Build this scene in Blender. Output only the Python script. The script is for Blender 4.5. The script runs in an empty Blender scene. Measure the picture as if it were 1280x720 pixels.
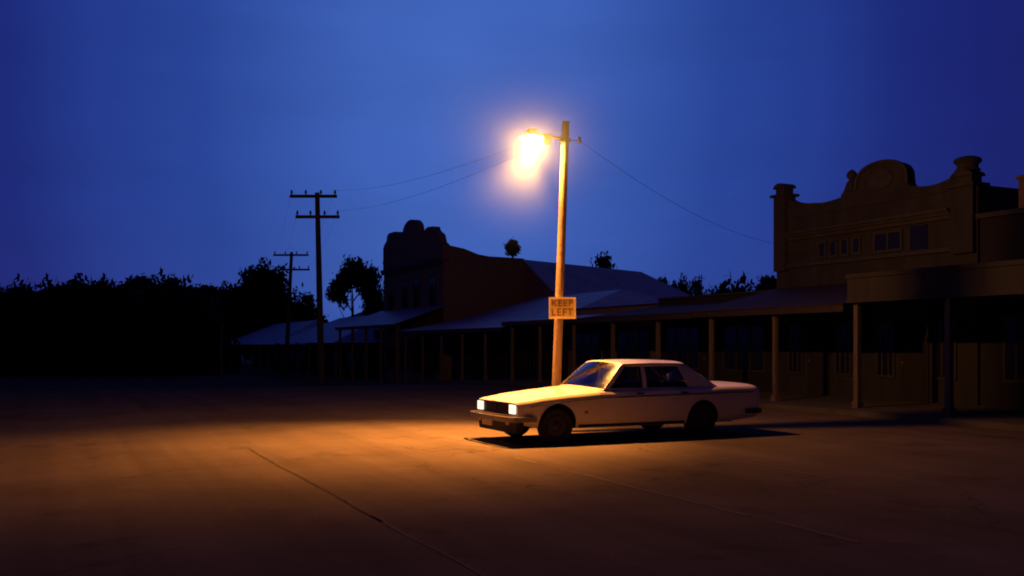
import bpy, bmesh, math, random
from mathutils import Vector, Matrix, noise
R = math.radians
rnd = random.Random(7)
sc = bpy.context.scene
col = sc.collection

# ------------------------------------------------------------------ camera
cam_d = bpy.data.cameras.new('camera'); cam = bpy.data.objects.new('camera', cam_d); col.objects.link(cam)
cam.location = (0, 0, 1.66)
cam.rotation_euler = (R(90), 0, 0)
cam_d.sensor_width = 36; cam_d.lens = 33.75
cam_d.shift_y = 70/1280.0          # horizon lies below the middle of the frame
cam_d.clip_start = 0.1; cam_d.clip_end = 3000
sc.camera = cam

# ------------------------------------------------------------------ world (dusk sky)
w = bpy.data.worlds.new('World'); sc.world = w; w.use_nodes = True
nt = w.node_tree; nt.nodes.clear()
def N(nt, t, **k):
    n = nt.nodes.new(t)
    for a, b in k.items(): setattr(n, a, b)
    return n
out = N(nt, 'ShaderNodeOutputWorld')
tc = N(nt, 'ShaderNodeTexCoord')
GLOW_DIR = Vector((-0.05, 1.0, 0.16)).normalized()      # where the last daylight stands
dot = N(nt, 'ShaderNodeVectorMath', operation='DOT_PRODUCT'); dot.inputs[1].default_value = GLOW_DIR
sq = N(nt, 'ShaderNodeVectorMath', operation='MULTIPLY'); sq.inputs[1].default_value = (1, 1, .55); nt.links.new(tc.outputs['Generated'], sq.inputs[0])
nrm = N(nt, 'ShaderNodeVectorMath', operation='NORMALIZE'); nt.links.new(sq.outputs[0], nrm.inputs[0]); nt.links.new(nrm.outputs[0], dot.inputs[0])
ac = N(nt, 'ShaderNodeMath', operation='ARCCOSINE'); nt.links.new(dot.outputs['Value'], ac.inputs[0])
sc_ = N(nt, 'ShaderNodeMath', operation='DIVIDE'); sc_.inputs[1].default_value = math.pi; nt.links.new(ac.outputs[0], sc_.inputs[0])
ramp = N(nt, 'ShaderNodeValToRGB'); cr = ramp.color_ramp; cr.interpolation = 'LINEAR'
stops = [(0, (.054, .134, .51)), (6, (.047, .118, .47)), (15, (.0205, .057, .31)), (20.5, (.0165, .041, .265)), (24.5, (.0108, .022, .19)), (29, (.0098, .0155, .160)), (48, (.007, .012, .10)), (110, (.0028, .004, .026)), (180, (.002, .0026, .016))]
while len(cr.elements) < len(stops): cr.elements.new(0.5)
for e, (a, c) in zip(cr.elements, stops): e.position = a/180; e.color = (*c, 1)
nt.links.new(sc_.outputs[0], ramp.inputs[0])
# faint cloud streaks, stretched along the horizon
mp = N(nt, 'ShaderNodeMapping'); mp.inputs['Scale'].default_value = (1.2, 1.2, 9); nt.links.new(tc.outputs['Generated'], mp.inputs[0])
nz = N(nt, 'ShaderNodeTexNoise'); nz.inputs['Scale'].default_value = 2.6; nz.inputs['Detail'].default_value = 5; nt.links.new(mp.outputs[0], nz.inputs['Vector'])
mr = N(nt, 'ShaderNodeMapRange'); mr.inputs[1].default_value = .35; mr.inputs[2].default_value = .7; mr.inputs[3].default_value = 1.02; mr.inputs[4].default_value = .93
nt.links.new(nz.outputs['Fac'], mr.inputs[0])
mul = N(nt, 'ShaderNodeVectorMath', operation='SCALE'); nt.links.new(ramp.outputs[0], mul.inputs[0]); nt.links.new(mr.outputs[0], mul.inputs['Scale'])
bg = N(nt, 'ShaderNodeBackground'); bg.inputs['Strength'].default_value = 1.0; nt.links.new(mul.outputs[0], bg.inputs[0])
sky = N(nt, 'ShaderNodeTexSky'); sky.sky_type = 'NISHITA'; sky.sun_disc = False
sky.sun_elevation = R(-5); sky.sun_rotation = R(-6)
bg2 = N(nt, 'ShaderNodeBackground'); bg2.inputs['Strength'].default_value = 0.05; nt.links.new(sky.outputs[0], bg2.inputs[0])
add = N(nt, 'ShaderNodeAddShader'); nt.links.new(bg.outputs[0], add.inputs[0]); nt.links.new(bg2.outputs[0], add.inputs[1])
nt.links.new(add.outputs[0], out.inputs['Surface'])

sc.view_settings.view_transform = 'Standard'; sc.view_settings.look = 'None'
sc.view_settings.exposure = 0; sc.view_settings.gamma = 1
sc.render.engine = 'CYCLES'
try:
    sc.cycles.use_denoising = True; sc.cycles.denoiser = 'OPENIMAGEDENOISE'
except Exception: pass
sc.cycles.max_bounces = 6; sc.cycles.volume_bounces = 1
sc.cycles.sample_clamp_indirect = 6
sc.cycles.filter_width = 1.9        # the photograph is slightly soft

LAMP_COL = (1.0, .355, .062)
LAMP_BEAM = 10800
LAMP_BULB = 1400

# ------------------------------------------------------------------ street frame: n away from the street, t along it
TH = math.atan2(.429, .903); CN, SN = math.cos(TH), math.sin(TH)
def wld(n, t): return (CN*n - SN*t, SN*n + CN*t)
def frm(x, y): return (CN*x + SN*y, -SN*x + CN*y)
def px(x, Y):  # the point at depth Y on the column x (1280-wide photo) as street coordinates
    return frm((x-640)/1200*Y, Y)
def ss(a, b, v):
    v = min(1, max(0, (v-a)/(b-a))); return v*v*(3-2*v)
def gz(n, t): return -0.9*ss(34, 62, t)

# ------------------------------------------------------------------ materials
def mat(name, c, rough=.8, metal=0, var=.25, vs=3.0, bump=.0, bs=30, spec=.5, coat=0, streak=None):
    m = bpy.data.materials.new(name); m.use_nodes = True; t = m.node_tree
    p = t.nodes['Principled BSDF']
    p.inputs['Roughness'].default_value = rough; p.inputs['Metallic'].default_value = metal
    p.inputs['Specular IOR Level'].default_value = spec
    p.inputs['Coat Weight'].default_value = coat
    tcn = N(t, 'ShaderNodeTexCoord')
    src = tcn.outputs['Object']
    if streak:
        mpn = N(t, 'ShaderNodeMapping'); mpn.inputs['Scale'].default_value = streak; t.links.new(src, mpn.inputs[0]); src = mpn.outputs[0]
    n1 = N(t, 'ShaderNodeTexNoise'); n1.inputs['Scale'].default_value = vs; n1.inputs['Detail'].default_value = 7; n1.inputs['Roughness'].default_value = .6
    t.links.new(src, n1.inputs['Vector'])
    mx = N(t, 'ShaderNodeMix', data_type='RGBA')
    mx.inputs[6].default_value = (*[v*(1-var) for v in c], 1); mx.inputs[7].default_value = (*[min(1, v*(1+var)) for v in c], 1)
    rr = N(t, 'ShaderNodeMapRange'); rr.inputs[1].default_value = .3; rr.inputs[2].default_value = .7
    t.links.new(n1.outputs['Fac'], rr.inputs[0]); t.links.new(rr.outputs[0], mx.inputs[0]); t.links.new(mx.outputs[2], p.inputs['Base Color'])
    if bump:
        n2 = N(t, 'ShaderNodeTexNoise'); n2.inputs['Scale'].default_value = bs; n2.inputs['Detail'].default_value = 4; t.links.new(tcn.outputs['Object'], n2.inputs['Vector'])
        b = N(t, 'ShaderNodeBump'); b.inputs['Strength'].default_value = bump; b.inputs['Distance'].default_value = .02
        t.links.new(n2.outputs['Fac'], b.inputs['Height']); t.links.new(b.outputs[0], p.inputs['Normal'])
    return m
def emis(name, c, s):
    m = bpy.data.materials.new(name); m.use_nodes = True; t = m.node_tree; t.nodes.clear()
    o = N(t, 'ShaderNodeOutputMaterial'); e = N(t, 'ShaderNodeEmission'); e.inputs[0].default_value = (*c, 1); e.inputs[1].default_value = s
    t.links.new(e.outputs[0], o.inputs[0]); return m
def glass(name, tint, ior=1.9, rough=.03):
    m = bpy.data.materials.new(name); m.use_nodes = True; t = m.node_tree; t.nodes.clear()
    o = N(t, 'ShaderNodeOutputMaterial'); tr = N(t, 'ShaderNodeBsdfTransparent'); tr.inputs[0].default_value = (*tint, 1)
    g = N(t, 'ShaderNodeBsdfGlossy'); g.inputs['Roughness'].default_value = rough; g.inputs[0].default_value = (.95, .95, .95, 1)
    f = N(t, 'ShaderNodeFresnel'); f.inputs[0].default_value = ior
    tcn = N(t, 'ShaderNodeTexCoord'); n1 = N(t, 'ShaderNodeTexNoise'); n1.inputs['Scale'].default_value = 2.5; n1.inputs['Detail'].default_value = 4
    t.links.new(tcn.outputs['Object'], n1.inputs['Vector'])
    rr = N(t, 'ShaderNodeMapRange'); rr.inputs[1].default_value = .35; rr.inputs[2].default_value = .7; rr.inputs[3].default_value = rough; rr.inputs[4].default_value = rough+.16
    t.links.new(n1.outputs['Fac'], rr.inputs[0]); t.links.new(rr.outputs[0], g.inputs['Roughness'])
    mx = N(t, 'ShaderNodeMixShader'); t.links.new(f.outputs[0], mx.inputs[0]); t.links.new(tr.outputs[0], mx.inputs[1]); t.links.new(g.outputs[0], mx.inputs[2])
    t.links.new(mx.outputs[0], o.inputs[0]); return m

def asphalt():
    m = bpy.data.materials.new('asphalt'); m.use_nodes = True; t = m.node_tree; p = t.nodes['Principled BSDF']
    L = t.links.new
    tcn = N(t, 'ShaderNodeTexCoord'); src = tcn.outputs['Object']
    def nzn(scale, det=6, m_=None, rough=.6):
        s = src
        if m_:
            q = N(t, 'ShaderNodeMapping'); q.inputs['Scale'].default_value = m_; L(src, q.inputs[0]); s = q.outputs[0]
        n = N(t, 'ShaderNodeTexNoise'); n.inputs['Scale'].default_value = scale; n.inputs['Detail'].default_value = det; n.inputs['Roughness'].default_value = rough; L(s, n.inputs['Vector']); return n.outputs['Fac']
    def rng(v, a, b, c, d):
        r = N(t, 'ShaderNodeMapRange'); r.inputs[1].default_value = a; r.inputs[2].default_value = b; r.inputs[3].default_value = c; r.inputs[4].default_value = d; L(v, r.inputs[0]); return r.outputs[0]
    def mth(op, a, b):
        r = N(t, 'ShaderNodeMath', operation=op)
        for i, v in enumerate((a, b)):
            if isinstance(v, (int, float)): r.inputs[i].default_value = v
            else: L(v, r.inputs[i])
        return r.outputs[0]
    big = rng(nzn(.35, 4), .3, .7, .80, 1.18)
    tracks = rng(nzn(1.0, 5, (1.3, .05, 1)), .35, .7, .86, 1.16)          # worn along the direction of travel
    grit = rng(nzn(55, 3, rough=.8), .3, .7, .62, 1.40)
    f = mth('MULTIPLY', mth('MULTIPLY', big, tracks), grit)
    # fine crack network, and old darker patches
    wn = N(t, 'ShaderNodeTexNoise'); wn.inputs['Scale'].default_value = 1.4; wn.inputs['Detail'].default_value = 5; L(src, wn.inputs['Vector'])
    wv = N(t, 'ShaderNodeVectorMath', operation='SCALE'); wv.inputs['Scale'].default_value = 1.1; L(wn.outputs['Color'], wv.inputs[0])
    wa = N(t, 'ShaderNodeVectorMath', operation='ADD'); L(src, wa.inputs[0]); L(wv.outputs[0], wa.inputs[1])
    vo = N(t, 'ShaderNodeTexVoronoi'); vo.feature = 'DISTANCE_TO_EDGE'; vo.inputs['Scale'].default_value = .38; L(wa.outputs[0], vo.inputs['Vector'])
    ck = rng(vo.outputs['Distance'], 0, .014, .62, 1.0); msk = rng(nzn(.22, 3), .45, .6, 0, 1)
    ckm = mth('ADD', 1.0, mth('MULTIPLY', mth('SUBTRACT', ck, 1.0), msk))
    f = mth('MULTIPLY', f, ckm)
    f = mth('MULTIPLY', f, rng(nzn(.9, 3), .60, .68, 1.0, .80))
    c = N(t, 'ShaderNodeVectorMath', operation='SCALE'); c.inputs[0].default_value = (.118, .092, .072); L(f, c.inputs['Scale']); L(c.outputs[0], p.inputs['Base Color'])
    L(rng(nzn(2.2, 5), .3, .7, .58, .82), p.inputs['Roughness'])
    p.inputs['Specular IOR Level'].default_value = 0
    b = N(t, 'ShaderNodeBump'); b.inputs['Strength'].default_value = .45; b.inputs['Distance'].default_value = .012; L(nzn(75, 3, rough=.75), b.inputs['Height'])
    b2 = N(t, 'ShaderNodeBump'); b2.inputs['Strength'].default_value = .12; b2.inputs['Distance'].default_value = .02; L(nzn(1.8, 4), b2.inputs['Height']); L(b.outputs[0], b2.inputs['Normal'])
    L(b2.outputs[0], p.inputs['Normal']); return m

def corrugated(name, c, rough=.45, axis=1, pitch=.16):
    m = mat(name, c, rough, metal=.35, var=.3, vs=.8)
    t = m.node_tree; p = t.nodes['Principled BSDF']
    tcn = N(t, 'ShaderNodeTexCoord'); sx = N(t, 'ShaderNodeSeparateXYZ'); t.links.new(tcn.outputs['Object'], sx.inputs[0])
    a = N(t, 'ShaderNodeMath', operation='MULTIPLY'); a.inputs[1].default_value = 2*math.pi/pitch; t.links.new(sx.outputs[axis], a.inputs[0])
    s = N(t, 'ShaderNodeMath', operation='SINE'); t.links.new(a.outputs[0], s.inputs[0])
    b = N(t, 'ShaderNodeBump'); b.inputs['Strength'].default_value = .5; b.inputs['Distance'].default_value = .02
    t.links.new(s.outputs[0], b.inputs['Height']); t.links.new(b.outputs[0], p.inputs['Normal']); return m
def brick(name, c, mort):
    m = mat(name, c, .9, var=.3, vs=1.2); t = m.node_tree; p = t.nodes['Principled BSDF']
    tcn = N(t, 'ShaderNodeTexCoord'); sx = N(t, 'ShaderNodeSeparateXYZ'); t.links.new(tcn.outputs['Object'], sx.inputs[0])
    ad = N(t, 'ShaderNodeMath', operation='ADD'); t.links.new(sx.outputs[0], ad.inputs[0]); t.links.new(sx.outputs[1], ad.inputs[1])
    cb = N(t, 'ShaderNodeCombineXYZ'); t.links.new(ad.outputs[0], cb.inputs[0]); t.links.new(sx.outputs[2], cb.inputs[1])
    bt = N(t, 'ShaderNodeTexBrick'); bt.inputs['Scale'].default_value = 4.2; bt.inputs['Mortar Size'].default_value = .02
    bt.inputs['Color1'].default_value = (*c, 1); bt.inputs['Color2'].default_value = (*[v*.7 for v in c], 1); bt.inputs['Mortar'].default_value = (*mort, 1)
    t.links.new(cb.outputs[0], bt.inputs['Vector']); t.links.new(bt.outputs['Color'], p.inputs['Base Color']); return m

M = dict(
    asphalt=asphalt(),
    earth=mat('dry_earth', (.035, .03, .025), .95, var=.4, vs=.5, bump=.5, bs=6),
    concrete=mat('concrete', (.065, .06, .055), .9, var=.3, vs=2, bump=.3, bs=20),
    crack=mat('tar_seam', (.080, .063, .050), .9, var=.4, vs=4, spec=0),
    line=mat('worn_line_paint', (.145, .115, .092), .9, var=.22, vs=9, spec=0),
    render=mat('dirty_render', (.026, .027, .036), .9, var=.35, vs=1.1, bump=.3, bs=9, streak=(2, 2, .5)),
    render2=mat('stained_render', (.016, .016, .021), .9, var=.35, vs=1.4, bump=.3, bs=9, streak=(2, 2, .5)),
    trim=mat('painted_trim', (.035, .034, .037), .7, var=.3, vs=4),
    darktrim=mat('dark_trim', (.025, .02, .02), .7, var=.3, vs=4),
    brick=brick('red_brick', (.22, .15, .135), (.18, .15, .13)),
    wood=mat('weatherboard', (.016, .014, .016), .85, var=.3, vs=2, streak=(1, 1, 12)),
    post=mat('post_paint', (.10, .08, .08), .7, var=.35, vs=5, streak=(3, 3, .7)),
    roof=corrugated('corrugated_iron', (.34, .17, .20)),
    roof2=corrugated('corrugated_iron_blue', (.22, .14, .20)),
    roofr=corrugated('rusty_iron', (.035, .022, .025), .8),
    window=mat('dark_window_glass', (.012, .012, .014), .12, var=.2, vs=1),
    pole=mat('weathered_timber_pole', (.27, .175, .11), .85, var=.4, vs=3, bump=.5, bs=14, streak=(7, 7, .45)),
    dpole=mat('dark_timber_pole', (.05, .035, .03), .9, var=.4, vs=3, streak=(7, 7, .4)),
    galv=mat('galvanised_steel', (.35, .33, .30), .5, metal=.7, var=.2, vs=8),
    enamel=mat('white_enamel', (.62, .58, .5), .4, var=.12, vs=6),
    ceramic=mat('brown_ceramic', (.08, .04, .03), .25, var=.2, vs=6),
    signface=mat('yellowed_sign_paint', (.66, .52, .20), .75, var=.18, vs=9, spec=.2),
    signrim=mat('sign_rim_paint', (.78, .68, .45), .7, var=.12, vs=9),
    signtext=mat('sign_letter_paint', (.26, .11, .045), .75, var=.3, vs=16),
    bark=mat('bark', (.04, .03, .022), .95, var=.4, vs=3, bump=.6, bs=10),
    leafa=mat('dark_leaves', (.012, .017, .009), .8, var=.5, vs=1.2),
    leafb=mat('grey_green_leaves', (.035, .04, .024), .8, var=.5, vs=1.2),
    paint=mat('cream_car_paint', (.66, .58, .45), .34, var=.05, vs=1.6, coat=.35, bump=.02, bs=3),
    under=mat('underbody_black', (.008, .007, .006), .9, var=.3, vs=5),
    chrome=mat('dull_chrome', (.26, .24, .22), .35, metal=1, var=.2, vs=14),
    tyre=mat('tyre_rubber', (.013, .012, .012), .85, var=.3, vs=12, bump=.3, bs=60),
    rim=mat('steel_rim', (.03, .027, .024), .5, metal=.5, var=.3, vs=14),
    black=mat('black_plastic', (.010, .009, .009), .6, var=.3, vs=8),
    seatm=mat('brown_vinyl', (.05, .028, .02), .5, var=.25, vs=6),
    lens=emis('lit_headlamp', (1, .82, .58), 1.5),
    amber=mat('amber_lens', (.35, .12, .01), .25, var=.15, vs=12),
    red=mat('red_lens', (.22, .012, .008), .25, var=.15, vs=12),
    plate=mat('plate_paint', (.40, .34, .24), .5, var=.15, vs=20),
    cglass=glass('windscreen_glass', (.6, .64, .64), 3.4, .02),
    sglass=glass('side_glass', (.45, .45, .48), 1.55, .03),
    wire=mat('wire', (.02, .02, .02), .6, var=.2, vs=5),
)

# ------------------------------------------------------------------ builders
class MB:
    """collects shapes in street coordinates (n, t, z)"""
    def __init__(s): s.v = []; s.f = []
    def add(s, vs, fs):
        o = len(s.v); s.v += [tuple(v) for v in vs]; s.f += [tuple(i+o for i in f) for f in fs]; return s
    def box(s, n0, n1, t0, t1, z0, z1):
        return s.add([(n0,t0,z0),(n1,t0,z0),(n1,t1,z0),(n0,t1,z0),(n0,t0,z1),(n1,t0,z1),(n1,t1,z1),(n0,t1,z1)],
                     [(0,3,2,1),(4,5,6,7),(0,1,5,4),(1,2,6,5),(2,3,7,6),(3,0,4,7)])
    def tube(s, pts, r, k=10, cap=True):
        pts = [Vector(p) for p in pts]; rs = r if isinstance(r, (list, tuple)) else [r]*len(pts)
        vs = []; fs = []
        ref = None
        for i, p in enumerate(pts):
            d = (pts[min(i+1, len(pts)-1)] - pts[max(i-1, 0)]).normalized()
            if ref is None:
                ref = Vector((0, 0, 1)) if abs(d.z) < .9 else Vector((1, 0, 0))
            u = d.cross(ref).normalized(); v = d.cross(u).normalized()
            for j in range(k):
                a = 2*math.pi*j/k; vs.append(p + (u*math.cos(a) + v*math.sin(a))*rs[i])
        for i in range(len(pts)-1):
            for j in range(k):
                a, b = i*k+j, i*k+(j+1) % k; fs.append((a, b, b+k, a+k))
        if cap: fs.append(tuple(range(k))[::-1]); fs.append(tuple((len(pts)-1)*k+j for j in range(k)))
        return s.add(vs, fs)
    def lathe(s, c, prof, k=24):
        vs = []; fs = []
        for r, z in prof:
            for j in range(k):
                a = 2*math.pi*j/k; vs.append((c[0]+r*math.cos(a), c[1]+r*math.sin(a), c[2]+z))
        for i in range(len(prof)-1):
            for j in range(k):
                a, b = i*k+j, i*k+(j+1) % k; fs.append((a, b, b+k, a+k))
        fs.append(tuple(range(k))[::-1]); fs.append(tuple((len(prof)-1)*k+j for j in range(k)))
        return s.add(vs, fs)
    def prism(s, poly, n0, n1):
        """polygon in (t, z) pushed from n0 to n1"""
        k = len(poly)
        vs = [(n0, t, z) for t, z in poly] + [(n1, t, z) for t, z in poly]
        fs = [tuple(range(k)), tuple(range(k, 2*k))[::-1]] + [(i, i+k, (i+1) % k+k, (i+1) % k) for i in range(k)]
        return s.add(vs, fs)
    def prism_t(s, poly, t0, t1):
        """polygon in (n, z) pushed from t0 to t1"""
        k = len(poly)
        vs = [(n, t0, z) for n, z in poly] + [(n, t1, z) for n, z in poly]
        fs = [tuple(range(k))[::-1], tuple(range(k, 2*k))] + [(i, (i+1) % k, (i+1) % k+k, i+k) for i in range(k)]
        return s.add(vs, fs)
    def build(s, name, m, parent=None, origin=None, smooth=False, bevel=0, local=False):
        me = bpy.data.meshes.new(name)
        if parent is not None: o0 = Vector(parent['o'])
        elif origin is not None: o0 = Vector(origin)
        else: o0 = Vector((0, 0, 0))
        if local: o0 = Vector((0, 0, 0))
        me.from_pydata([tuple(Vector(v)-o0) for v in s.v], [], s.f); me.validate()
        bm = bmesh.new(); bm.from_mesh(me); bmesh.ops.recalc_face_normals(bm, faces=bm.faces); bm.to_mesh(me); bm.free()
        for p in me.polygons: p.use_smooth = smooth
        if smooth: me.set_sharp_from_angle(angle=R(38))
        me.materials.append(m)
        ob = bpy.data.objects.new(name, me); col.objects.link(ob)
        if parent is None:
            ob.location = (*wld(o0.x, o0.y), o0.z); ob.rotation_euler = (0, 0, TH)
        else:
            while parent.get('sub_of') and False: pass
            ob.parent = parent
        ob['o'] = tuple(o0)
        if bevel:
            b = ob.modifiers.new('bevel', 'BEVEL'); b.width = bevel; b.segments = 2; b.limit_method = 'ANGLE'; b.angle_limit = R(40)
        return ob
def tag(o, label=None, cat=None, group=None, kind=None):
    for k, v in (('label', label), ('category', cat), ('group', group), ('kind', kind)):
        if v: o[k] = v
    return o
def thing(name, n, t, label, cat, group=None, z=None):
    o = bpy.data.objects.new(name, None); col.objects.link(o)
    z = gz(n, t) if z is None else z
    o.location = (*wld(n, t), z); o.rotation_euler = (0, 0, TH); o.empty_display_size = .3
    o['o'] = (n, t, z); return tag(o, label, cat, group)
def copy_tree(o, parent=None):
    c = o.copy(); col.objects.link(c); c.parent = parent
    for ch in [x for x in list(col.objects) if x.parent == o]: copy_tree(ch, c)
    return c

# ------------------------------------------------------------------ ground
def sheet(name, m, ns, ts, dz, label=None):
    vs = [(n, t, gz(n, t)+dz) for t in ts for n in ns]; k = len(ns)
    fs = [(j*k+i, j*k+i+1, (j+1)*k+i+1, (j+1)*k+i) for j in range(len(ts)-1) for i in range(k-1)]
    o = MB().add(vs, fs).build(name, m, smooth=True); o['kind'] = 'structure'; return o
far = [-900, -300, -100, -30]; tl = list(range(-20, 31, 10)) + [32 + i*1.5 for i in range(22)] + [70, 90, 130, 300, 900, 1500]
sheet('ground', M['earth'], [-900, -300, -100, -40, -14, 0, 16.6, 24, 60, 200, 900], far+tl, -.012)
sheet('road', M['asphalt'], [-14, -5, 0, 5, 10, 16.55], [-30]+tl[:-4]+[108], 0)
# kerb and footpath with a real step
tp = [-10 + i*2 for i in range(60)]
vs = []; fs = []
for i, t in enumerate(tp):
    g = gz(0, t)
    vs += [(16.55, t, g-.05), (16.57, t, g+.12), (16.72, t, g+.13), (20.6, t, g+.16)]
for i in range(len(tp)-1):
    for j in range(3): fs.append((i*4+j, i*4+j+1, i*4+5+j, i*4+4+j))
tag(MB().add(vs, fs).build('footpath', M['concrete']), kind='structure')
# seams and worn lines on the road, all running along the street
def strip(name, m, n, w_, t0, t1, dz, label=None, gaps=0, jit=.012):
    mb = MB(); t = t0
    while t < t1:
        st = .35 if not gaps else .35
        if not (gaps and rnd.random() < gaps):
            a = n + jit*math.sin(t*1.3)+jit*.6*math.sin(t*3.7+1); b = n + jit*math.sin((t+st)*1.3)+jit*.6*math.sin((t+st)*3.7+1)
            w0 = w_*(.7+.5*noise.noise((t*2, n, 0))); w1 = w_*(.7+.5*noise.noise(((t+st)*2, n, 0)))
            mb.add([(a-w0, t, gz(n, t)+dz), (a+w0, t, gz(n, t)+dz), (b+w1, t+st, gz(n, t+st)+dz), (b-w1, t+st, gz(n, t+st)+dz)], [(0, 1, 2, 3)])
        t += st
    o = mb.build(name, m); o['kind'] = 'structure'; return o
strip('road_seam', M['crack'], 2.75, .024, 8.6, 15.5, .004)
strip('road_seam', M['line'], 2.76, .026, 3, 8.6, .004)
strip('road_line', M['line'], 8.72, .06, 9, 15.2, .004, gaps=.05)
strip('road_line', M['line'], 6.05, .05, 6, 12.5, .004, gaps=.1)

# ------------------------------------------------------------------ street buildings
FW = 20.3   # front walls
PN = 17.3   # veranda posts
def window(parent, n, t0, t1, z0, z1, name='window', fm='trim', bars=1):
    fr = MB(); e = .07
    fr.box(n-.05, n-.003, t0, t1, z1-e, z1).box(n-.05, n-.003, t0, t1, z0, z0+e).box(n-.05, n-.003, t0, t0+e, z0+e, z1-e).box(n-.05, n-.003, t1-e, t1, z0+e, z1-e)
    for k in range(bars):
        c = t0+(t1-t0)*(k+1)/(bars+1); fr.box(n-.046, n-.003, c-.025, c+.025, z0+e, z1-e)
    f = fr.build(name, M[fm], parent)
    MB().box(n-.03, n-.022, t0+e, t1-e, z0+e, z1-e).build('pane', M['window'], f)
    return f
def door(parent, n, t0, t1, z0, z1, m='wood'):
    d = MB().box(n-.04, n-.003, t0, t1, z0, z1).box(n-.055, n-.04, t0+.12, t1-.12, z0+.2, z0+.9).box(n-.055, n-.04, t0+.12, t1-.12, z0+1.1, z1-.15).build('door', M[m], parent)
    MB().box(n-.10, n-.056, t1-.13, t1-.09, z0+.98, z0+1.04).build('handle', M['galv'], d)
    return d
def post(parent, t, ztop, r=.06, n=PN):
    g = gz(n, t)+.13
    MB().box(n-r, n+r, t-r, t+r, g, ztop).box(n-r-.03, n+r+.03, t-r-.03, t+r+.03, g, g+.16).box(n-r-.03, n+r+.03, t-r-.03, t+r+.03, ztop-.14, ztop).build('post', M['post'], parent, bevel=.006)
def shopfront(parent, t0, t1, g, wm='wood'):
    w_ = t1-t0; c = (t0+t1)/2
    door(parent, FW, c-.45, c+.45, g+.16, g+2.25)
    window(parent, FW, t0+.35, c-.65, g+.75, g+2.3, 'shop_window', bars=2)
    window(parent, FW, c+.65, t1-.35, g+.75, g+2.3, 'shop_window', bars=2)

# --- building at the right edge with the box awning
b = thing('shop', FW, 12, 'dark flat-topped shop with a deep box awning at the far right edge', 'shop')
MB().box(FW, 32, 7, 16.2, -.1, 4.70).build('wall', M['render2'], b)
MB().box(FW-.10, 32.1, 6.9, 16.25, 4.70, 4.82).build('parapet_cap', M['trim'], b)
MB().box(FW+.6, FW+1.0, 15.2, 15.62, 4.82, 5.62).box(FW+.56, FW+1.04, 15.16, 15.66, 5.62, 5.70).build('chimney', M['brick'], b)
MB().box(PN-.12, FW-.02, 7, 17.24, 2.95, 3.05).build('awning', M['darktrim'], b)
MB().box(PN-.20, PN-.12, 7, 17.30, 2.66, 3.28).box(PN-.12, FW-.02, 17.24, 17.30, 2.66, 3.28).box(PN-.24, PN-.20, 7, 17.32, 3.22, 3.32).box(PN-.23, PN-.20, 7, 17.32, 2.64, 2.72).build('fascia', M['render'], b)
for t in (11.82, 14.57, 17.18): post(b, t, 2.94, .065)
shopfront(b, 7.6, 11.6, 0); shopfront(b, 11.8, 15.9, 0)

# --- building with the curved parapet
b = thing('shop', FW, 19.9, 'two-storey-high shop front with curved parapet, round central pediment and end piers', 'shop')
MB().box(FW, 31, 16.27, 23.5, -.1, 5.55).build('wall', M['render'], b)
pp = [(16.9, 5.5), (22.95, 5.5)]
L_ = []
for i in range(13):
    q = i/12; t = 22.95 - q*(22.95-20.55); L_.append((t, 6.10-.28*math.sin(q*math.pi*.8)**.7 - (.02 if q > .5 else 0)))
R_ = []
for i in range(13):
    q = i/12; t = 18.30 - q*(18.30-16.9); R_.append((t, 5.82-.10*math.sin(q*math.pi)+.04*q*q))
arch = [(20.20, 5.98), (20.16, 6.05)] + [(19.27+.89*math.cos(a), 6.05+.56*math.sin(a)**.75) for a in [math.pi*i/16 for i in range(1, 16)]] + [(18.38, 6.03), (18.36, 5.90)]
poly = [(16.9, 5.5), (22.95, 5.5)] + L_ + arch + R_
MB().prism(poly, FW-.04, FW+.26).build('parapet', M['render'], b)
# moulding that follows the pediment
mb = MB(); mb.tube([(FW-.07, t, z+.0) for t, z in arch], .05, 6); mb.build('pediment_moulding', M['trim'], b)
MB().prism([(19.27+.42*math.cos(2*math.pi*i/20), 6.12+.24*math.sin(2*math.pi*i/20)) for i in range(20)], FW-.08, FW-.043).build('plaque', M['trim'], b)
def pier(t0, t1, zt, big):
    p = MB().box(FW-.14, FW+.3, t0, t1, 3.9, zt-.42)
    p.box(FW-.22, FW+.38, t0-.08, t1+.08, zt-.42, zt-.34)
    c = (t0+t1)/2; r = (t1-t0)/2
    p.box(FW-.10, FW+.26, t0+.06, t1-.06, zt-.34, zt-.16)
    p.prism([(c+r*1.02*math.cos(a), zt-.16+.16*math.sin(a)) for a in [math.pi*i/10 for i in range(11)]], FW-.16, FW+.32)
    p.build('pier', M['render'], b)
pier(16.30, 16.95, 5.95, 1); pier(22.98, 23.48, 6.62, 0)
# urn on the right pier, the tallest thing of the front
MB().lathe((FW+.08, 16.62, 5.94), [(.30, 0), (.30, .03), (.25, .06), (.25, .16), (.31, .20), (.33, .26), (.29, .31), (.18, .35), (.05, .36)], 16).build('urn', M['render'], b, smooth=True)
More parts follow.
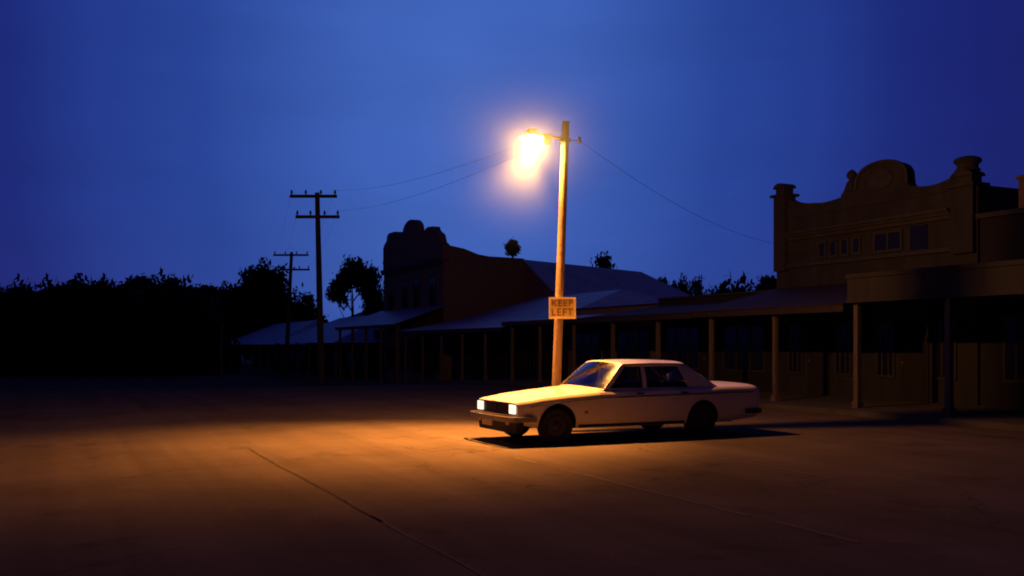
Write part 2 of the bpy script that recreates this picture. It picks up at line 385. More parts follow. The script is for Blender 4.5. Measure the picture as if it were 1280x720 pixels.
# finial and scroll beside the pediment
f = MB(); f.lathe((FW+.08, 20.45, 5.86), [(.17, 0), (.17, .10), (.09, .16), (.07, .34), (.10, .40), (.06, .44), (.13, .52), (.15, .60), (.11, .68), (.03, .74)], 14)
f.tube([(FW+.08, 20.75, 5.86), (FW+.08, 20.62, 6.02), (FW+.08, 20.56, 6.22), (FW+.08, 20.47, 6.30)], [.10, .09, .07, .05], 8)
f.build('finial', M['render'], b, smooth=True)
MB().box(FW-.16, FW-.01, 16.97, 22.96, 4.90, 4.98).box(FW-.24, FW-.01, 16.97, 22.96, 4.98, 5.06).box(FW-.09, FW-.01, 16.97, 22.96, 4.80, 4.90).build('cornice', M['trim'], b)
MB().box(FW-.10, FW-.01, 16.97, 22.96, 3.98, 4.08).build('string_course', M['trim'], b)
for k in range(4):
    t = 20.0 + k*.44; window(b, FW, t, t+.34, 4.16, 4.68, 'window', bars=0)
window(b, FW, 18.55, 19.55, 4.14, 4.72, 'window', bars=1)
MB().box(FW-.02, FW-.003, 17.75, 18.3, 4.12, 4.75).build('vent_opening', M['window'], b)
# sloping awning on posts
def slope_awning(parent, t0, t1, z0, z1, m='roof', g0=None, n0=None):
    n0 = PN-.25 if n0 is None else n0
    MB().prism_t([(n0, z0), (FW-.02, z1), (FW-.02, z1+.03), (n0, z0+.03)], t0, t1).build('awning', M[m], parent)
    MB().box(n0+.02, n0+.06, t0+.01, t1-.01, z0-.16, z0-.004).build('fascia', M['darktrim'], parent)
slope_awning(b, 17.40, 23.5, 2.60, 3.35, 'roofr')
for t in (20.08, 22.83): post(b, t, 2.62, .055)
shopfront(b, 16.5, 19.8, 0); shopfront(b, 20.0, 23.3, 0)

# --- low shops further along
def low_shop(t0, t1, ztop, label, wm, rm, posts, eave=2.58, hip=None, g=None):
    c = (t0+t1)/2; b = thing('shop', FW, c, label, 'shop', 'low shops under the long veranda')
    g = gz(0, c)
    MB().box(FW, FW+.25, t0+.01, t1-.01, g-.3, ztop).box(FW+.25, 30, t0+.01, t0+.2, g-.3, ztop-.5).box(FW+.25, 30, t1-.2, t1-.01, g-.3, ztop-.5).build('wall', M[wm], b)
    slope_awning(b, t0+.01, t1-.01, eave, ztop-.25 if not hip else eave+.62, rm)
    if hip:
        zr, i0, i1 = hip; n0, n1, nr = FW-.05, 30.2, 25.2; ze = eave+.64
        MB().add([(n0, t0, ze), (n1, t0, ze), (n1, t1, ze), (n0, t1, ze), (nr, i0, zr), (nr, i1, zr)],
                 [(0, 3, 5, 4), (1, 4, 5, 2), (0, 4, 1), (3, 2, 5), (0, 1, 2, 3)]).build('roof', M[rm], b)
    else:
        MB().box(FW-.06, FW+.3, t0+.01, t1-.01, ztop, ztop+.07).build('parapet_cap', M['trim'], b)
        MB().add([(FW+.25, t0+.2, ztop-.2), (30, t0+.2, ztop-.55), (30, t1-.2, ztop-.55), (FW+.25, t1-.2, ztop-.2)], [(0, 1, 2, 3)]).build('roof', M['roofr'], b)
    for t in posts: post(b, t, eave+.02, .055)
    w_ = (t1-t0)/max(1, round((t1-t0)/5.2)); t = t0
    while t < t1-1: shopfront(b, t+.15, t+w_-.15, g); t += w_
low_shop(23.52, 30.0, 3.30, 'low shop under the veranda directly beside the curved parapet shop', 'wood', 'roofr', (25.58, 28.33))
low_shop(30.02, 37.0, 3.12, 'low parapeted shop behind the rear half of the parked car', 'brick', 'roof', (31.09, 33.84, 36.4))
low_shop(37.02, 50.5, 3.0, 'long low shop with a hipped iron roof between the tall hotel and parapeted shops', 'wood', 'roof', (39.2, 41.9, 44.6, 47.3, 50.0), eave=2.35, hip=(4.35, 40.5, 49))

# --- the hotel: tall front block with rounded parapet, lower wing with a big iron roof
g = gz(0, 57)
b = thing('hotel', FW, 57.5, 'tall dark brick hotel with domed parapet and big iron-roofed wing', 'hotel')
MB().box(FW, FW+5.2, 52.0, 63.2, g-.3, 6.6).build('wall', M['brick'], b)
poly = [(52.0, 6.5), (63.2, 6.5), (63.2, 8.2), (62.9, 8.45), (62.5, 8.62), (62.3, 9.0), (61.9, 9.12), (60.7, 9.10), (60.5, 8.95), (59.4, 8.95)]
poly += [(57.7+1.45*math.cos(a), 8.75+.78*math.sin(a)) for a in [math.pi*i/12 for i in range(0, 13)]]
poly += [(56.0, 8.55), (55.0, 8.55), (54.9, 8.66), (54.4, 8.72), (53.6, 8.66), (53.4, 8.4), (52.7, 8.1), (52.4, 7.6), (52.0, 7.45)]
MB().prism(poly, FW-.05, FW+.4).build('parapet', M['brick'], b)
MB().prism_t([(FW+.4, 6.6), (FW+5.2, 6.6), (FW+5.2, 6.82), (FW+2.9, 6.86), (FW+2.2, 6.95), (FW+1.3, 7.25), (FW+.4, 7.4)], 52.0, 52.35).build('side_parapet', M['brick'], b)
MB().box(FW-.25, FW-.06, 52.0, 63.2, 6.5, 6.68).box(FW-.18, FW-.06, 52.0, 63.2, 6.35, 6.5).build('cornice', M['trim'], b)
for t in (53.2, 56, 58.2, 61): window(b, FW, t, t+1.1, 3.9, 5.7, 'window')
slope_awning(b, 51.2, 63.8, 2.75, 3.9, 'roof2')
for t in (51.4, 54.4, 57.4, 60.4, 63.4): post(b, t, 2.72, .07)
shopfront(b, 52.3, 57.4, g); shopfront(b, 57.6, 62.8, g)
n0, n1 = 25.5, 35.0
MB().box(n0, n1, 47.0, 58.0, g-.3, 3.6).build('wing_wall', M['brick'], b)
MB().add([(n0, 46.2, 3.55), (n1+1.5, 46.2, 3.4), (n1+1.5, 58.8, 3.4), (n0, 58.8, 3.55), (n0, 52.2, 6.78), (n1-1.0, 52.2, 6.30)],
         [(0, 1, 5, 4), (2, 3, 4, 5), (1, 2, 5), (0, 4, 3), (0, 3, 2, 1)]).build('roof', M['roof'], b)

# --- veranda shops beyond the hotel
def veranda_house(t0, t1, label, rm, zr, eave, inset, grp='verandahed shops beyond the hotel', n_off=0, posts=True, back=8.5):
    c = (t0+t1)/2; g = gz(0, c)
    b = thing('veranda_shop', FW+n_off, c, label, 'shop', grp)
    MB().box(FW+n_off, FW+n_off+back, t0+.4, t1-.4, g-.2, eave+.9).build('wall', M['wood'], b)
    a0, a1 = PN-.3+n_off, FW+n_off+back+.4; nr = (a0+a1)/2-1
    MB().add([(a0, t0, eave), (a1, t0, eave), (a1, t1, eave), (a0, t1, eave), (nr, t0+inset, zr), (nr, t1-inset, zr)],
             [(0, 3, 5, 4), (1, 4, 5, 2), (0, 4, 1), (3, 2, 5), (0, 1, 2, 3)]).build('roof', M[rm], b)
    if posts:
        k = int((t1-t0)/3)
        for i in range(k): post(b, t0+.3+(t1-t0-.6)*i/max(1, k-1), eave+.02, .06, PN+n_off)
    t = t0+1
    while t < t1-4 and posts:
        door(b, FW+n_off, t+.2, t+1.1, g+.16, g+2.2, 'darktrim'); window(b, FW+n_off, t+1.5, t+3.2, g+.8, g+2.0); t += 4
    return b
veranda_house(64.2, 84, 'blue-tinged iron-roofed veranda shop just left of the tall hotel', 'roof2', 3.9, 1.75, 3)
veranda_house(84.2, 113, 'farthest iron-roofed veranda shop at the dark end of the street', 'roof2', 3.9, 1.62, 5)
b = veranda_house(78, 104, 'taller red-roofed house behind the veranda shops left of the hotel', 'roofr', 6.4, 4.2, 4, grp=None, n_off=11, posts=False)
b.name = 'house'; b['category'] = 'house'
MB().box(37, 37.8, 84, 84.9, 5, 7.0).build('chimney', M['brick'], b)

# ------------------------------------------------------------------ utility poles and wires
def insul(parent, n, t, z):
    MB().lathe((n, t, z), [(.03, 0), (.03, .05), (.055, .07), (.06, .12), (.045, .16), (.05, .18), (.03, .22)], 10).build('insulator', M['ceramic'], parent, smooth=True)
def utility_pole(xb, xt, Y, ztop, arms, label, r):
    n, t = px((xb), Y); nt_, tt_ = px(xt, Y); g = gz(n, t)
    o = thing('utility_pole', n, t, label, 'utility pole', 'utility poles along the street')
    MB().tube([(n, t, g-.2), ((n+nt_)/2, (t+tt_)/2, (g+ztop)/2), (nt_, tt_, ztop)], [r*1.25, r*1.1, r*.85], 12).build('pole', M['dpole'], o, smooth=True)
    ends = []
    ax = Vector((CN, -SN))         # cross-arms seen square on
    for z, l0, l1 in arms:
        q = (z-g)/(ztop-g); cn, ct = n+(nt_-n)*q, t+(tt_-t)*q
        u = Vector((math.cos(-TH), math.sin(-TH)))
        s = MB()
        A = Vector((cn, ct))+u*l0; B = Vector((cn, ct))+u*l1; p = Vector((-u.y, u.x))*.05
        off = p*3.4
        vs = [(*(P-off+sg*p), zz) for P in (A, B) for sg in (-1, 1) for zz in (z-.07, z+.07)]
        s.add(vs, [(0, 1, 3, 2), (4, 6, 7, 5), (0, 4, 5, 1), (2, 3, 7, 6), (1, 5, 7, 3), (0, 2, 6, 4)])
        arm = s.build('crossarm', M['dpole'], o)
        ps = []
        for f in (.04, .34, .66, .96):
            P = A+(B-A)*f-off; insul(arm, P.x, P.y, z+.07); ps.append((P.x, P.y, z+.29))
        ends.append(ps)
    return ends
poleA = utility_pole(402, 396.5, 45, 8.75, [(8.56, -1.25, .95), (7.60, -1.0, 1.05)], 'taller nearer dark timber utility pole with two cross-arms', .13)
poleB = utility_pole(357, 364.5, 74, 8.75, [(8.50, -1.35, 1.35), (7.38, -.85, 1.5)], 'shorter farther utility pole with two cross-arms', .14)
def wire(name, p, q, sag, label, r=.004, grp='overhead wires', steps=18):
    p, q = Vector(p), Vector(q)
    o = MB().tube([p.lerp(q, i/steps)-Vector((0, 0, sag*4*(i/steps)*(1-i/steps))) for i in range(steps+1)], r, 5).build(name, M['wire'], origin=tuple(p), smooth=True)
    return tag(o, label, 'wire', grp)

# ------------------------------------------------------------------ street lamp
LY = 18.2
nb, tb = px(693.5, LY); ntp, ttp = px(707.2, LY)
ZT = 1.66 + (430-152)/1200*LY
lamp = thing('street_lamp', nb, tb, 'lit street lamp on a leaning timber pole behind the cream car', 'street lamp')
def polept(z):
    q = z/ZT; return Vector((nb+(ntp-nb)*q, tb+(ttp-tb)*q, z))
mb = MB(); zs = [-.2, .5, 1.2, 2, 3, 4, 5, 5.6, ZT]
mb.tube([polept(z) for z in zs], [.092, .089, .087, .084, .080, .077, .074, .072, .070], 20)
pole = mb.build('pole', M['pole'], lamp, smooth=True)
LX, LYY, LZ = (664.5-640)/1200*18.02, 18.02, 1.66 + (430-176)/1200*18.02
ln, lt = frm(LX, LYY); ZA = 1.66+(430-172.5)/1200*18.1
pa = polept(ZA)
dirv = (Vector((ln, lt, 0))-Vector((pa.x, pa.y, 0))); dist = dirv.length; dirv.normalize()
arm_end = Vector((ln, lt, 0)) - dirv*.10; arm_end.z = ZA+.05
arm = MB().tube([pa, pa.lerp(arm_end, .5)+Vector((0, 0, .015)), arm_end], .030, 12)
br = pa - dirv*.0; arm.tube([polept(ZA-.02)-dirv*.10, polept(ZA-.02)+dirv*.11], .045, 12)
armo = arm.build('arm', M['galv'], lamp, smooth=True)
# lamp head: enamel dish, block added to keep light off the pole top, glass bowl
cap = (ln, lt, LZ)
dish = MB().lathe(cap, [(.04, .23), (.09, .22), (.11, .15), (.20, .11), (.235, .075), (.24, .06), (.225, .062), (.19, .09), (.10, .12), (.02, .125)], 28).build('lamp_shade', M['enamel'], lamp, smooth=True)
hc = Vector(cap) - dirv*.27; u = dirv; v = Vector((-dirv.y, dirv.x, 0))
hb = MB(); vs = []
for a in (-.075, .075):
    for bb in (-.10, .10):
        for c in (-.09, .14):
            vs.append(hc+u*a+v*bb+Vector((0, 0, c)))
hb.add(vs, [(0, 1, 3, 2), (4, 6, 7, 5), (0, 4, 5, 1), (2, 3, 7, 6), (1, 5, 7, 3), (0, 2, 6, 4)])
hb.build('pole_light_block', M['galv'], lamp, bevel=.02)
bowl = MB().lathe((ln, lt, LZ), [(.03, -.10), (.10, -.085), (.15, -.05), (.165, -.005), (.155, .03), (.12, .055), (.03, .06)], 24).build('lamp_bowl', emis('lamp_bowl_glow', (1.0, .62, .26), 60), lamp, smooth=True)
# the lamp's light
def light(kind, name, power, loc, size):
    d = bpy.data.lights.new(name, kind); d.energy = power; d.color = LAMP_COL; d.shadow_soft_size = size
    o = bpy.data.objects.new(name, d); col.objects.link(o); o.location = loc; o.parent = lamp
    return o, d
loc = Vector((ln, lt, LZ-.165)) - Vector(lamp['o'])
ld = bpy.data.lights.new('lamp_beam', 'SPOT'); ld.shadow_soft_size = .05; ld.energy = LAMP_BEAM; ld.color = LAMP_COL; ld.spot_size = R(94); ld.spot_blend = 1
lo = bpy.data.objects.new('lamp_beam', ld); col.objects.link(lo); lo.location = loc; lo.parent = lamp
loc2 = Vector((ln, lt, LZ-.16)) - Vector(lamp['o'])
# tilt the beam a little away from the pole
an, at_ = frm(-1.8, -1.5)                     # the head hangs a little crooked, towards the open side of the street
lo.rotation_euler = Vector((an, at_, -5.2)).to_track_quat('-Z', 'Y').to_euler()
light('POINT', 'lamp_bulb', LAMP_BULB, loc2, .05)

# bracket with insulator on the street side of the pole and service wires
pt = polept(ZA-.0); u2 = Vector((math.cos(-TH), math.sin(-TH), 0))
ins = pt + u2*.27 + Vector((0, 0, -.02))
MB().tube([pt+u2*.06, ins+Vector((0, 0, -.02))], .008, 6).build('bracket', M['wire'], lamp)
MB().lathe(tuple(ins-Vector((0, 0, .06))), [(.01, 0), (.03, .02), (.035, .05), (.025, .08), (.032, .10), (.01, .13)], 10).build('insulator', M['ceramic'], lamp, smooth=True)
wire('overhead_wire', tuple(ins), (FW-.05, 23.3, 4.75), .35, 'thin service wire from the street lamp pole down to the curved parapet shop')
wire('overhead_wire', tuple(polept(ZA+.1)), poleA[1][3], .35, 'lower wire between the street lamp pole and the taller utility pole')
wire('overhead_wire', tuple(polept(ZA+.22)), poleA[0][3], .35, 'upper wire between the street lamp pole and the taller utility pole')
for i, (w0, nm) in enumerate((('left', 0), ('right', 3))):
    for k, h in ((0, 'top'), (1, 'lower')):
        wire('overhead_wire', poleA[k][nm], poleB[k][nm], .5, '%s wire on the %s side between the two utility poles' % (h, w0), .003)

# sign on the pole, facing down the street at the camera
ZS = 1.66 + (430-385)/1200*18.05
sp = polept(ZS); face = Vector((-SN, -CN, 0)); side = Vector((CN, -SN, 0))
sgc = Vector((*frm((700-640)/1200*18.05, 18.05), ZS))
sgc = Vector((sp.x, sp.y, ZS)) + side*(.055) + face*.112
sign = thing('street_sign', sgc.x, sgc.y, 'small yellowish rectangular sign with two rows of letters on the lamp pole', 'sign', z=ZS)
def obox(c, hx, hy, hz, mb):
    vs = [c+side*a+face*bb+Vector((0, 0, cc)) for a in (-hx, hx) for bb in (-hy, hy) for cc in (-hz, hz)]
    return mb.add(vs, [(0, 1, 3, 2), (4, 6, 7, 5), (0, 4, 5, 1), (2, 3, 7, 6), (1, 5, 7, 3), (0, 2, 6, 4)])
obox(sgc, .250, .006, .198, MB()).build('board', M['signface'], sign)
rm_ = MB(); e = .012; fo = face*.010
for c, hx, hz in ((sgc+Vector((0, 0, .190))+fo, .254, e), (sgc-Vector((0, 0, .190))+fo, .254, e), (sgc-side*.242+fo, e, .177), (sgc+side*.242+fo, e, .177)):
    obox(c, hx, .004, hz, rm_)
rm_.build('border', M['signrim'], sign)
obox(sgc-face*.025+Vector((0, 0, .11)), .11, .008, .015, obox(sgc-face*.025-Vector((0, 0, .11)), .11, .008, .015, MB())).build('clamp', M['galv'], sign)
def text(s, size, wx, c, parent, z):
    cu = bpy.data.curves.new('t', 'FONT'); cu.body = s; cu.size = size; cu.align_x = 'CENTER'; cu.align_y = 'CENTER'; cu.extrude = .0015; cu.offset = .004; cu.space_character = 1.16
    to = bpy.data.objects.new('t', cu); col.objects.link(to)
    dg = bpy.context.evaluated_depsgraph_get(); me = bpy.data.meshes.new_from_object(to.evaluated_get(dg)); bpy.data.objects.remove(to)
    xs = [v.co.x for v in me.vertices]; k = wx/(max(xs)-min(xs)); cx = (max(xs)+min(xs))/2
    for v_ in me.vertices:
        x, y, zz = v_.co; P = side*((x-cx)*k) + face*(.009+zz) + Vector((0, 0, y+z)); v_.co = P
    me.materials.clear(); me.materials.append(M['signtext'])
    o = bpy.data.objects.new('lettering', me); col.objects.link(o); o.parent = parent; return o
text('KEEP', .165, .40, sgc, sign, .088); text('LEFT', .19, .40, sgc, sign, -.085)

# ------------------------------------------------------------------ trees
def crown_mesh(name, blobs, leaf, count, m, seed):
    r = random.Random(seed); vs = []; fs = []
    tot = sum(b[3]*b[4]*b[5] for b in blobs)
    for (cx, cy, cz, rx, ry, rz) in blobs:
        nb_ = max(8, int(count*rx*ry*rz/tot)); ncl = max(6, nb_//28)
        cl = []
        for _ in range(ncl):
            d = Vector((r.gauss(0, 1), r.gauss(0, 1), r.gauss(0, 1))).normalized()*(r.random()**.45)
            k = .85+.35*noise.noise(d*2.1+Vector((seed, 0, 0)))
            cl.append(Vector((cx+d.x*rx*k, cy+d.y*ry*k, cz+d.z*rz*k)))
        for _ in range(nb_):
            c = r.choice(cl); s_ = min(rx, rz)*.28
            p = c+Vector((r.gauss(0, s_), r.gauss(0, s_), r.gauss(0, s_*.7)))
            a = Vector((r.gauss(0, 1), r.gauss(0, 1), r.gauss(0, .8))).normalized(); b_ = a.cross(Vector((r.gauss(0, 1), r.gauss(0, 1), r.gauss(0, 1)))).normalized()
            l = leaf*(.6+.8*r.random()); q = len(vs)
            vs += [p-a*l, p+b_*l*.5, p+a*l, p-b_*l*.5]; fs.append((q, q+1, q+2, q+3))
    me = bpy.data.meshes.new(name); me.from_pydata([tuple(v) for v in vs], [], fs); me.materials.append(m); return me
def trunk_mesh(name, H, r0, limbs, seed):
    r = random.Random(seed); mb = MB()
    mb.tube([(0, 0, -.3), (r.uniform(-.1, .1), 0, H*.3), (r.uniform(-.2, .2), .1, H*.7), (0, 0, H)], [r0*1.3, r0, r0*.7, r0*.35], 8)
    for i in range(limbs):
        a = 2*math.pi*i/limbs+r.random(); z = H*r.uniform(.45, .8); L = H*r.uniform(.25, .4)
        mb.tube([(0, 0, z), (math.cos(a)*L*.5, math.sin(a)*L*.5, z+L*.4), (math.cos(a)*L, math.sin(a)*L, z+L*.9)], [r0*.5, r0*.35, r0*.12], 6)
    me = bpy.data.meshes.new(name); me.from_pydata([tuple(v) for v in mb.v], [], mb.f); me.materials.append(M['bark']); return me
rr_ = random.Random(3)
def blobs_round(W, H, n_, low):
    out_ = []
    for i in range(n_):
        a = rr_.random()*6.28; q = rr_.random()**.5
        out_.append((math.cos(a)*W*.32*q, math.sin(a)*W*.32*q, low+(H-low)*rr_.uniform(.3, .78), W*rr_.uniform(.16, .27), W*rr_.uniform(.16, .27), (H-low)*rr_.uniform(.15, .26)))
    out_.append((0, 0, low+(H-low)*.45, W*.36, W*.36, (H-low)*.38)); return out_
KINDS = {}
for k in range(4):
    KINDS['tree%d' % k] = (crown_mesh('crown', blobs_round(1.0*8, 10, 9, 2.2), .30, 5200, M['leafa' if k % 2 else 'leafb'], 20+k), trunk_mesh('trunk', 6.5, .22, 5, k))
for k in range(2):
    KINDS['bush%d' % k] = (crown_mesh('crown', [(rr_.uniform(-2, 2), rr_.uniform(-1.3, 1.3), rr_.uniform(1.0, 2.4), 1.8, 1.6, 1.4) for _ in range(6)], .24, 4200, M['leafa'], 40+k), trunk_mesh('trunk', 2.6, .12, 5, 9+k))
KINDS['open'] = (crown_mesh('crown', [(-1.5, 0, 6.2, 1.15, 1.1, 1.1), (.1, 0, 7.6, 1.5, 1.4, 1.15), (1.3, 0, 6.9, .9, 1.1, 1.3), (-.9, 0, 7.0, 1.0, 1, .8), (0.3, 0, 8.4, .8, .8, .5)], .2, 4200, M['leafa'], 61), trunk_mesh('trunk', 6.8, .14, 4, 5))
KINDS['pompom'] = (crown_mesh('crown', [(0, 0, 9.2, .50, .5, .56)], .12, 1300, M['leafa'], 62), trunk_mesh('trunk', 9.0, .045, 0, 5))
def tree(kind, x, Y, ytop, wpx, label, grp='trees beyond the street', cat='tree', name=None):
    cm, tm = KINDS[kind]; zs_ = [v.co.z for v in cm.vertices]; xs_ = [v.co.x for v in cm.vertices]
    zs_.sort(); xs_.sort(); H = zs_[int(len(zs_)*.985)]; W = xs_[int(len(xs_)*.98)]-xs_[int(len(xs_)*.02)]
    n, t = px(x, Y); g = gz(n, t)
    ztop = 1.66+(430-ytop)/1200*Y; sz = (ztop-g)/H; sx_ = (wpx/1200*Y)/W
    o = thing(name or ('bush' if kind.startswith('bush') else 'tree'), n, t, label, cat, grp)
    o.scale = (sx_, sx_, sz); o.rotation_euler = (0, 0, 0)
    c = bpy.data.objects.new('crown', cm); col.objects.link(c); c.parent = o
    t_ = bpy.data.objects.new('trunk', tm); col.objects.link(t_); t_.parent = o
    return o
tree('open', 440, 96, 327, 48, 'tall open-crowned tree with sky showing through, left of the hotel', None)
tree('tree1', 467, 100, 337, 24, 'small round tree touching the left side of the hotel', None)
tree('pompom', 641, 72, 301, 15, 'little pompom-shaped tree on a thin trunk above the hotel roof', None)
tree('tree0', 755, 92, 326, 44, 'broad tree top showing over the iron roof right of the lamp pole', None)
tree('tree2', 828, 82, 352, 26, 'small tree top just right of the big iron roof', None)
tree('tree3', 848, 84, 354, 24, 'second small tree top right of the big iron roof', None)
tree('tree0', 872, 80, 355, 26, 'third tree top from the big iron roof, beside the thin mast', None)
tree('bush0', 935, 60, 362, 70, 'dark bushy clump rising towards the curved parapet shop', None, 'bush')
tree('tree2', 962, 66, 350, 40, 'dark tree just left of the curved parapet shop', None)
tree('tree1', 902, 70, 366, 34, 'low dark tree in the dip of the skyline above the car boot', None)
tree('tree3', 322, 122, 336, 50, 'large dense tree behind the farther utility pole', None)
tree('tree1', 346, 124, 344, 44, 'dense tree tucked behind the right side of the farther utility pole', None)
tree('tree0', 383, 122, 372, 40, 'low tree between the two utility poles', None)
left = [(20, 352, 60), (46, 356, 44), (68, 350, 44), (94, 343, 40), (118, 352, 38), (142, 352, 36), (168, 339, 44), (187, 345, 30), (212, 341, 34), (236, 354, 30), (256, 350, 34), (276, 351, 32), (296, 350, 34)]
names = ['leftmost', 'second', 'third', 'fourth', 'fifth', 'sixth', 'seventh', 'eighth', 'ninth', 'tenth', 'eleventh', 'twelfth', 'thirteenth']
for i, (x, y, w_) in enumerate(left):
    tree('tree%d' % (i % 4), x, (92 if x < 250 else 126)+rr_.uniform(-8, 6), y+11, w_*1.25, '%s dark treetop from the left in the long treeline' % names[i] if i else 'leftmost dark treetop of the long treeline', 'trees of the left treeline')
for i in range(15):
    x = 2+i*17.5; tree('bush%d' % (i % 2), x, 78+rr_.uniform(-4, 6), 372+rr_.uniform(-6, 10), 74, 'dark shrub in the unbroken black undergrowth below the left treeline', 'shrubs under the left treeline', 'bush')
for i in range(9):
    x = 10+i*29; tree('tree%d' % (i % 4), x, 84, 366+rr_.uniform(-4, 5), 62, 'dark lower tree merged into the black mass below the left treeline', 'lower trees of the left treeline')
tree('bush1', 268, 118, 400, 46, 'dark shrub closing the gap at the left end of the far veranda roofs', None, 'bush')
tree('bush0', 300, 128, 372, 60, 'dark shrub mass behind the far veranda roof', None, 'bush')
# thin mast and thin post
n, t = px(877, 62)
o = thing('mast', n, t, 'thin bare mast against the sky right of the big iron roof', 'mast')
MB().tube([(n, t, gz(n, t)-.1), (n, t, 1.66+87/1200*62)], [.05, .03], 8).build('pole', M['dpole'], o)
MB().box(n-.25, n+.25, t-.02, t+.02, 5.9, 5.94).build('bracket', M['dpole'], o)
n, t = px(277, 72)
o = thing('marker_post', n, t, 'thin pale post at the left end of the veranda roofs', 'post')
MB().tube([(n, t, gz(n, t)-.1), (n, t, 1.66+22/1200*72)], [.10, .09], 8).lathe((n, t, 1.66+22/1200*72), [(.13, 0), (.13, .05), (.04, .12)], 8).build('shaft', M['post'], o)

# ------------------------------------------------------------------ the car (local: x rearwards from the front axle, y to the far side)
cx, cy = .76-.429*.87, 15.8+.903*.87
cn, ct = frm(cx, cy)
car = thing('parked_car', cn, ct, 'cream four-door saloon with lit rectangular headlamps parked under the street lamp', 'car', z=0)
def lerpk(tab, x):
    if x <= tab[0][0]: return tab[0][1]
    for (a, va), (b_, vb) in zip(tab, tab[1:]):
        if x <= b_:
            q = (x-a)/(b_-a); q = q*q*(3-2*q)*.5+q*.5; return va+(vb-va)*q
    return tab[-1][1]
XF, XR = -.70, 4.20
SH = [(-.70, .695), (-.55, .725), (-.2, .775), (.3, .815), (.9, .85), (2, .862), (3.0, .875), (3.4, .885), (3.9, .885), (4.14, .885), (4.20, .875)]      # shoulder line
TP = [(-.70, .705), (-.55, .745), (-.2, .815), (.3, .87), (.75, .915), (1.0, .92), (3.2, .93), (3.5, .955), (3.95, .95), (4.14, .935), (4.20, .905)]    # top of bonnet / boot
WD = [(-.70, .80), (-.62, .845), (-.4, .868), (.3, .882), (2, .888), (3.3, .878), (3.9, .865), (4.12, .86), (4.20, .84)]
BT = [(-.70, .37), (-.45, .30), (-.2, .255), (3.3, .255), (3.8, .29), (4.20, .33)]
def yside(x, z):
    w_ = lerpk(WD, x); sh = lerpk(SH, x); bt = lerpk(BT, x)
    pr = [(bt, -.075), (bt+.05, -.045), (.42, -.016), (.60, 0.0), (sh-.075, -.006), (sh-.035, -.022), (sh, -.055)]
    pr.sort()
    for (a, va), (b_, vb) in zip(pr, pr[1:]):
        if z <= b_: return w_ + va+(vb-va)*max(0, (z-a)/(b_-a+1e-9))
    return w_-.055
def section(x):
    sh, tp, bt = lerpk(SH, x), lerpk(TP, x), lerpk(BT, x)
    zs_ = [bt, bt+.05, bt+.11, .42 if bt < .36 else bt+.15, .50, .60, .67, sh-.075, sh-.035, sh-.012, sh]
    zs_ = sorted(zs_)
    h = [(yside(x, z), z) for z in zs_]
    y0 = h[-1][0]
    h += [(y0-.045, sh+(tp-sh)*.22), (y0-.12, sh+(tp-sh)*.50), (y0-.22, sh+(tp-sh)*.72), (y0-.40, sh+(tp-sh)*.90), (y0-.60, tp)]
    return h
xs = [-.70, -.695, -.68, -.65, -.60, -.52, -.42, -.3, -.15, 0, .2, .4, .6, .8, 1, 1.3, 1.6, 1.9, 2.2, 2.5, 2.8, 3.0, 3.2, 3.4, 3.6, 3.8, 3.95, 4.06, 4.13, 4.17, 4.195, 4.20]
vs = []; fs = []; K = None
for i, x in enumerate(xs):
    h = section(x)
    # round the very ends
    sq = 1.0
    if i in (0, 1, 2) : sq = (.955, .975, .99)[i]
    if i in (len(xs)-1, len(xs)-2, len(xs)-3): sq = (.99, .975, .955)[i-(len(xs)-3)]
    zc = .6
    h = [(y, zc+(z-zc)*sq) for y, z in h]
    # nose and tail are slightly bowed in plan
    def bow(y):
        q = 1-(y/.88)**2
        return (-.055*q*max(0, 1-(x-XF)/.5) if x < .1 else (.03*q*max(0, 1-(XR-x)/.4) if x > 3.7 else 0))
    ring = [(x+bow(y), y, z) for y, z in h] + [(x+bow(0), 0, h[-1][1]+.004)] + [(x+bow(y), -y, z) for y, z in reversed(h)] 
    ring += [(x+bow(0), 0, h[0][1]-.0)]
    K = len(ring); vs += ring
for i in range(len(xs)-1):
    for j in range(K):
        a, b_ = i*K+j, i*K+(j+1) % K; fs.append((a, b_, b_+K, a+K))
fs.append(tuple(range(K))); fs.append(tuple((len(xs)-1)*K+j for j in range(K))[::-1])
me = bpy.data.meshes.new('body'); me.from_pydata(vs, [], fs)
bm = bmesh.new(); bm.from_mesh(me); bmesh.ops.recalc_face_normals(bm, faces=bm.faces); bm.to_mesh(me); bm.free()
me.materials.append(M['paint']); me.materials.append(M['under'])
body = bpy.data.objects.new('body', me); col.objects.link(body)
def cutter(fn):
    b_ = bmesh.new(); fn(b_); bmesh.ops.recalc_face_normals(b_, faces=b_.faces)
    for f in b_.faces: f.material_index = 1
    m_ = bpy.data.meshes.new('cut'); b_.to_mesh(m_); b_.free(); m_.materials.append(M['paint']); m_.materials.append(M['under'])
    o = bpy.data.objects.new('cut', m_); col.objects.link(o); return o
cuts = []
WB = 2.92
for x in (0.0, WB):
    for s_ in (-1, 1):
        r_ = .355 if x == 0 else .345
        def f(b_, x=x, s_=s_, r_=r_):
            bmesh.ops.create_cone(b_, cap_ends=True, segments=40, radius1=r_, radius2=r_, depth=.42, matrix=Matrix.Translation((x, s_*.80, .33)) @ Matrix.Rotation(math.pi/2, 4, 'X'))
        cuts.append(cutter(f))
def f(b_): bmesh.ops.create_cube(b_, size=1, matrix=Matrix.Translation((2.08, 0, .85)) @ Matrix.Diagonal((2.1, 1.42, .86, 1)))
cuts.append(cutter(f))
def f(b_): bmesh.ops.create_cube(b_, size=1, matrix=Matrix.Translation((-.74, 0, .59)) @ Matrix.Diagonal((.24, 1.52, .185, 1)))
cuts.append(cutter(f))
